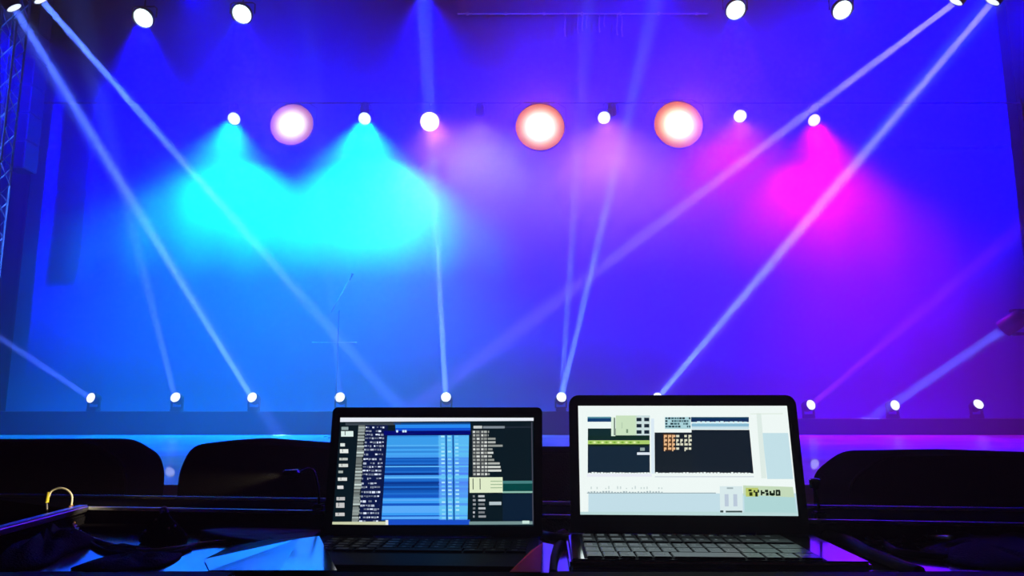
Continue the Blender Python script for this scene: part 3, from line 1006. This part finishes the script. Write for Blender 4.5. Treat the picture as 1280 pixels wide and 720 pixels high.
# pouch with metal studs
pc = PZ(203, 676, TZ)
pch = thing('pouch', 'small pointed black pouch with metal studs standing on the left of the desk', 'pouch', pc)
bm = bmesh.new()
prof = [(0.0, 0.0), (0.034, 0.001), (0.035, 0.006), (0.03, 0.014), (0.021, 0.026), (0.011, 0.036), (0.006, 0.043), (0.0, 0.045)]
lathe(bm, prof, 24)
for v in bm.verts:
    a = math.atan2(v.co.y, v.co.x)
    k = 1 + 0.12 * math.sin(5 * a + v.co.z * 80)
    v.co.x *= k; v.co.y *= k * 0.8
obj('body', bm, M_CLOTH, pch, smooth=True)
for x, y in ((193, 650), (184, 663), (213, 660), (221, 657)):
    p = P(x, y, pc.y - 0.018) - pc
    bm = bmesh.new(); bmesh.ops.create_uvsphere(bm, u_segments=10, v_segments=6, radius=0.0022)
    o = obj('stud', bm, M_ALU, pch, smooth=True)
    o.location = (p.x, -0.012 - (0.012 if y > 655 else 0.0), max(0.006, p.z))
bm = bmesh.new(); tube(bm, spline([(-0.004, 0, 0.040), (-0.004, -0.004, 0.049), (0.002, -0.004, 0.052), (0.005, 0, 0.044)], 5), 0.0022, 8)
obj('drawcord', bm, mat('blue_cord', (0.35, 0.35, 0.7), 0.4), pch, smooth=True)

# wire loop at the left end
def wpt(x, y, Y):
    return P(x, y, Y)
LY = PZ(75, 653, TZ).y
base = PZ(92, 656, TZ)
lp = thing('cable_loop', 'small upright loop of pale and orange wire at the left end of the desk', 'wire loop', base)
def ltube(name, pts, r, m, kink=0):
    bm = bmesh.new(); tube(bm, [p - base for p in spline([P(x, y, LY) for x, y in pts], 6)], r, 8)
    return obj(name, bm, m, lp, smooth=True)
ltube('arch', [(61, 621), (64, 614), (71, 610.5), (79, 610.5), (86, 614), (90, 621), (89, 632)], 0.0020, mat('pale_wire', (0.9, 0.88, 0.72), 0.3))
ltube('clip', [(58.5, 628), (59.5, 622), (61, 615)], 0.0034, mat('yellow_clip', (0.9, 0.8, 0.08), 0.35))
ltube('stem', [(58.5, 629), (59, 640), (61, 650)], 0.0018, mat('grey_wire', (0.25, 0.25, 0.3), 0.4))
ltube('collar', [(62, 645), (64.5, 647), (66, 648)], 0.0030, mat('pale_wire', (0.9, 0.88, 0.72), 0.3))
bm = bmesh.new()
pts = spline([P(89, 632, LY), P(88, 640, LY), PZ(91, 652, TZ + 0.010), PZ(96, 661, TZ + 0.010), PZ(104, 669, TZ + 0.006), PZ(114, 675, TZ + 0.004)], 10)
for s_ in (0, PI):
    tube(bm, [p - base + Vector((math.cos(i * 0.75 + s_) * 0.0026, 0, math.sin(i * 0.75 + s_) * 0.0016)) for i, p in enumerate(pts)], 0.0019, 7)
obj('twisted_tail', bm, mat('orange_wire', (0.85, 0.35, 0.22), 0.35, noise=0.5, nscale=180), lp, smooth=True)

# gooseneck lamps clipped to the rail
def gooseneck(label, base_px, pts, head_px, m=M_RUBBER):
    Yb = PZ(base_px[0], base_px[1], RZ).y
    b = P(base_px[0], base_px[1], Yb)
    root = thing('gooseneck_lamp', label, 'lamp', b, 0, 'gooseneck lamps on the desk rail')
    bm = bmesh.new(); box(bm, (0, 0, 0.002), (0.02, 0.02, 0.018), bevel=0.003)
    sharp(obj('clip', bm, m, root))
    bm = bmesh.new(); tube(bm, spline([Vector((0, 0, 0.01))] + [P(x, y, Yb) - b for x, y in pts], 8), 0.0024, 8)
    obj('neck', bm, M_BLACK, root, smooth=True)
    (x0, y0), (x1, y1) = head_px
    a = P(x0, y0, Yb) - b; c = P(x1, y1, Yb) - b
    bm = bmesh.new(); tube(bm, [a, a + (c - a) * 0.15, a + (c - a) * 0.9, c], [0.004, 0.008, 0.009, 0.006], 12)
    sharp(obj('lamp_head', bm, mat('dark_glossy_metal', (0.06, 0.06, 0.08), 0.18, metal=0.7), root))
    return root
gl = gooseneck('gooseneck lamp left of the left laptop, its head bent over to the left', (398, 638), [(398, 615), (393, 592), (386, 586), (376, 590)], ((376, 592), (354, 594)))
hp = P(353, 594, gl.location.y)
spot('added_loop_light', hp + Vector((-0.004, 0, 0)), P(84, 636, LY) - hp, 13, (1.0, 0.8, 0.45), 26, 0.6, 0.006, gl)  # warm spot added at this head to brighten the wire loop
gooseneck('unlit gooseneck lamp on the rail right of the right laptop', (1024, 648), [(1023, 630), (1019, 612)], ((1019, 612), (1018, 598)))

# ------------------------------------------------------------------ stage dressing
def hang(px, py0, py1, Y, r, m):
    a = P(px, py0, Y); b = P(px, py1, Y)
    return a, b
M_PALE = mat('pale_grey_cord', (0.6, 0.6, 0.65), 0.6)
a = P(572, 17, 16.2); b = P(884, 14, 16.2); b.z = a.z
bm = bmesh.new(); tube(bm, [Vector((0, 0, 0)), b - a], 0.022, 8)
for k in range(7):
    p = (b - a) * (0.04 + 0.153 * k)
    box(bm, p, (0.06, 0.07, 0.07), bevel=0.01)
o = obj('curtain_track', bm, M_PALE, None, smooth=False); o.location = a
tag(o, 'thin pale track high across the middle of the backdrop', 'curtain track')
first = None
for k, (px, ln, r) in enumerate(((706, 34, 0.014), (722, 30, 0.012), (728, 26, 0.016), (733, 22, 0.01), (749, 28, 0.013), (755, 20, 0.01), (771, 32, 0.014), (777, 34, 0.01))):
    p0 = P(px, 18, 16.12)
    bm = bmesh.new()
    L = ln * 16.2 / F
    tube(bm, [(0, 0, 0.0), (0.012, 0, -L * 0.35), (-0.01, 0, -L * 0.7), (0.006, 0, -L)], [r, r * 1.4, r * 1.6, r * 1.3], 8)
    o = obj('hanging_cord', bm, M_PALE, None, smooth=True)
    o.location = (p0.x, 16.12, a.z - 0.024)
    tag(o, 'thin pale cord dangling from the track high on the backdrop', 'cord', 'cords dangling from the curtain track')

# black side drapes
struct(drape('wall_left', -14, P(27, 300, 16.0).x, 16.0, STZ + 0.01, 13.0, 0.5, 0.05, M_MATTE))
struct(drape('wall_right', P(1292, 300, 16.0).x, 14, 16.0, STZ + 0.01, 13.0, 0.5, 0.05, M_MATTE))

# hung speaker column, top left
sp = P(51, -20, 14.5)
la = thing('hanging_speaker_column', 'dark column of hung speaker boxes beside the truss tower, top left', 'speaker', sp)
zb = P(51, 214, 14.5).z
nb = 7; hh = (sp.z - zb) / nb
for k in range(nb):
    bm = bmesh.new()
    box(bm, (0, 0.02 * math.sin(k * 0.3), -hh * (k + 0.5)), (0.38, 0.45, hh - 0.02), bevel=0.02)
    cb = sharp(obj('cabinet', bm, M_BLACK, la))
    bm = bmesh.new(); box(bm, (0, -0.226 + 0.02 * math.sin(k * 0.3), -hh * (k + 0.5)), (0.34, 0.012, hh - 0.07), bevel=0.004)
    obj('grille', bm, M_CLOTH, cb)

# microphone stand
Ym = 13.2
b0 = P(418, 548, Ym); b0.z = STZ
ms = thing('microphone_stand', 'thin chrome microphone stand with tilted boom above the left laptop', 'microphone stand', b0)
M_CHR = mat('chrome', (0.8, 0.85, 0.9), 0.3, metal=0.8)
bm = bmesh.new()
for k in range(3):
    an = k * 2 * PI / 3 + 0.4
    tube(bm, [(0, 0, 0.05), (0.28 * math.cos(an), 0.28 * math.sin(an), 0.012)], 0.010, 6)
obj('base', bm, M_BLACK, ms)
topz = P(417, 388, Ym)
bm = bmesh.new(); tube(bm, [(0, 0, 0.04), (0, 0, topz.z - STZ)], 0.008, 8)
obj('pole', bm, M_BLACK, ms, smooth=True)
bm = bmesh.new(); tube(bm, [P(414, 390, Ym - 0.03) - b0, P(438, 348, Ym - 0.03) - b0], 0.018, 8)
obj('boom', bm, M_CHR, ms, smooth=True)
bm = bmesh.new(); tube(bm, [P(437, 350, Ym - 0.03) - b0, P(441, 342, Ym - 0.03) - b0], [0.02, 0.032], 10)
obj('microphone', bm, M_BLACK, ms, smooth=True)
bm = bmesh.new(); tube(bm, [P(390, 428, Ym - 0.02) - b0, P(446, 428, Ym - 0.02) - b0], 0.012, 8)
obj('cross_bar', bm, M_CHR, ms, smooth=True)

# side boom with a sideways moving head at the right edge
Yr = 13.0
hl = P(1266, 403, Yr)
xp = hl.x + 0.62
bm = bmesh.new(); tube(bm, [(0, 0, 0), (0, 0, 6.2)], 0.03, 10); tube(bm, [(0, 0, 0), (0, 0, 0.03)], [0.3, 0.28], 20)
o = obj('boom_pipe', bm, M_BLACK, None); o.location = (xp, Yr, STZ + 0.002)
tag(o, 'upright black pipe at the right edge holding a sideways moving head', 'pipe')
Rm = Matrix.Rotation(PI / 2, 3, 'Y')
Ri = Rm.inverted()
tg = P(1113, 506, 14.7) - hl
aim_l = Ri @ tg
mh = moving_head((0, 0, 0), aim_l, 'dark moving head mounted sideways at the right edge, beam pointing down left', 'moving heads at the stage sides',
                 [(aim_l, 420, ICE, 2.4, 0.35, 0.05)], s=1.5, hang=True, scale=1.15)
mh.rotation_euler = Rm.to_euler()
mh.location = hl + Rm @ Vector((0, 0, 0.42 * 1.15))

# small blue lamp added out of view at the tower foot to brighten it
tw = bpy.data.objects['truss_tower']
bm = bmesh.new(); lathe(bm, [(0, -0.1), (0.06, -0.09), (0.075, 0.08), (0.07, 0.08), (0, 0.06)], 20, Matrix.Translation((0.12, -0.62, 0.12)) @ Matrix.Rotation(R(-12), 4, 'X'))
obj('added_uplight', bm, M_BLACK, tw)
spot('added_uplight_beam', tw.location + Vector((0.12, -0.6, 0.26)), Vector((0, 0.5, 4.5)), 8000, (0.05, 0.16, 1), 26, 1.0, 0.05, tw)
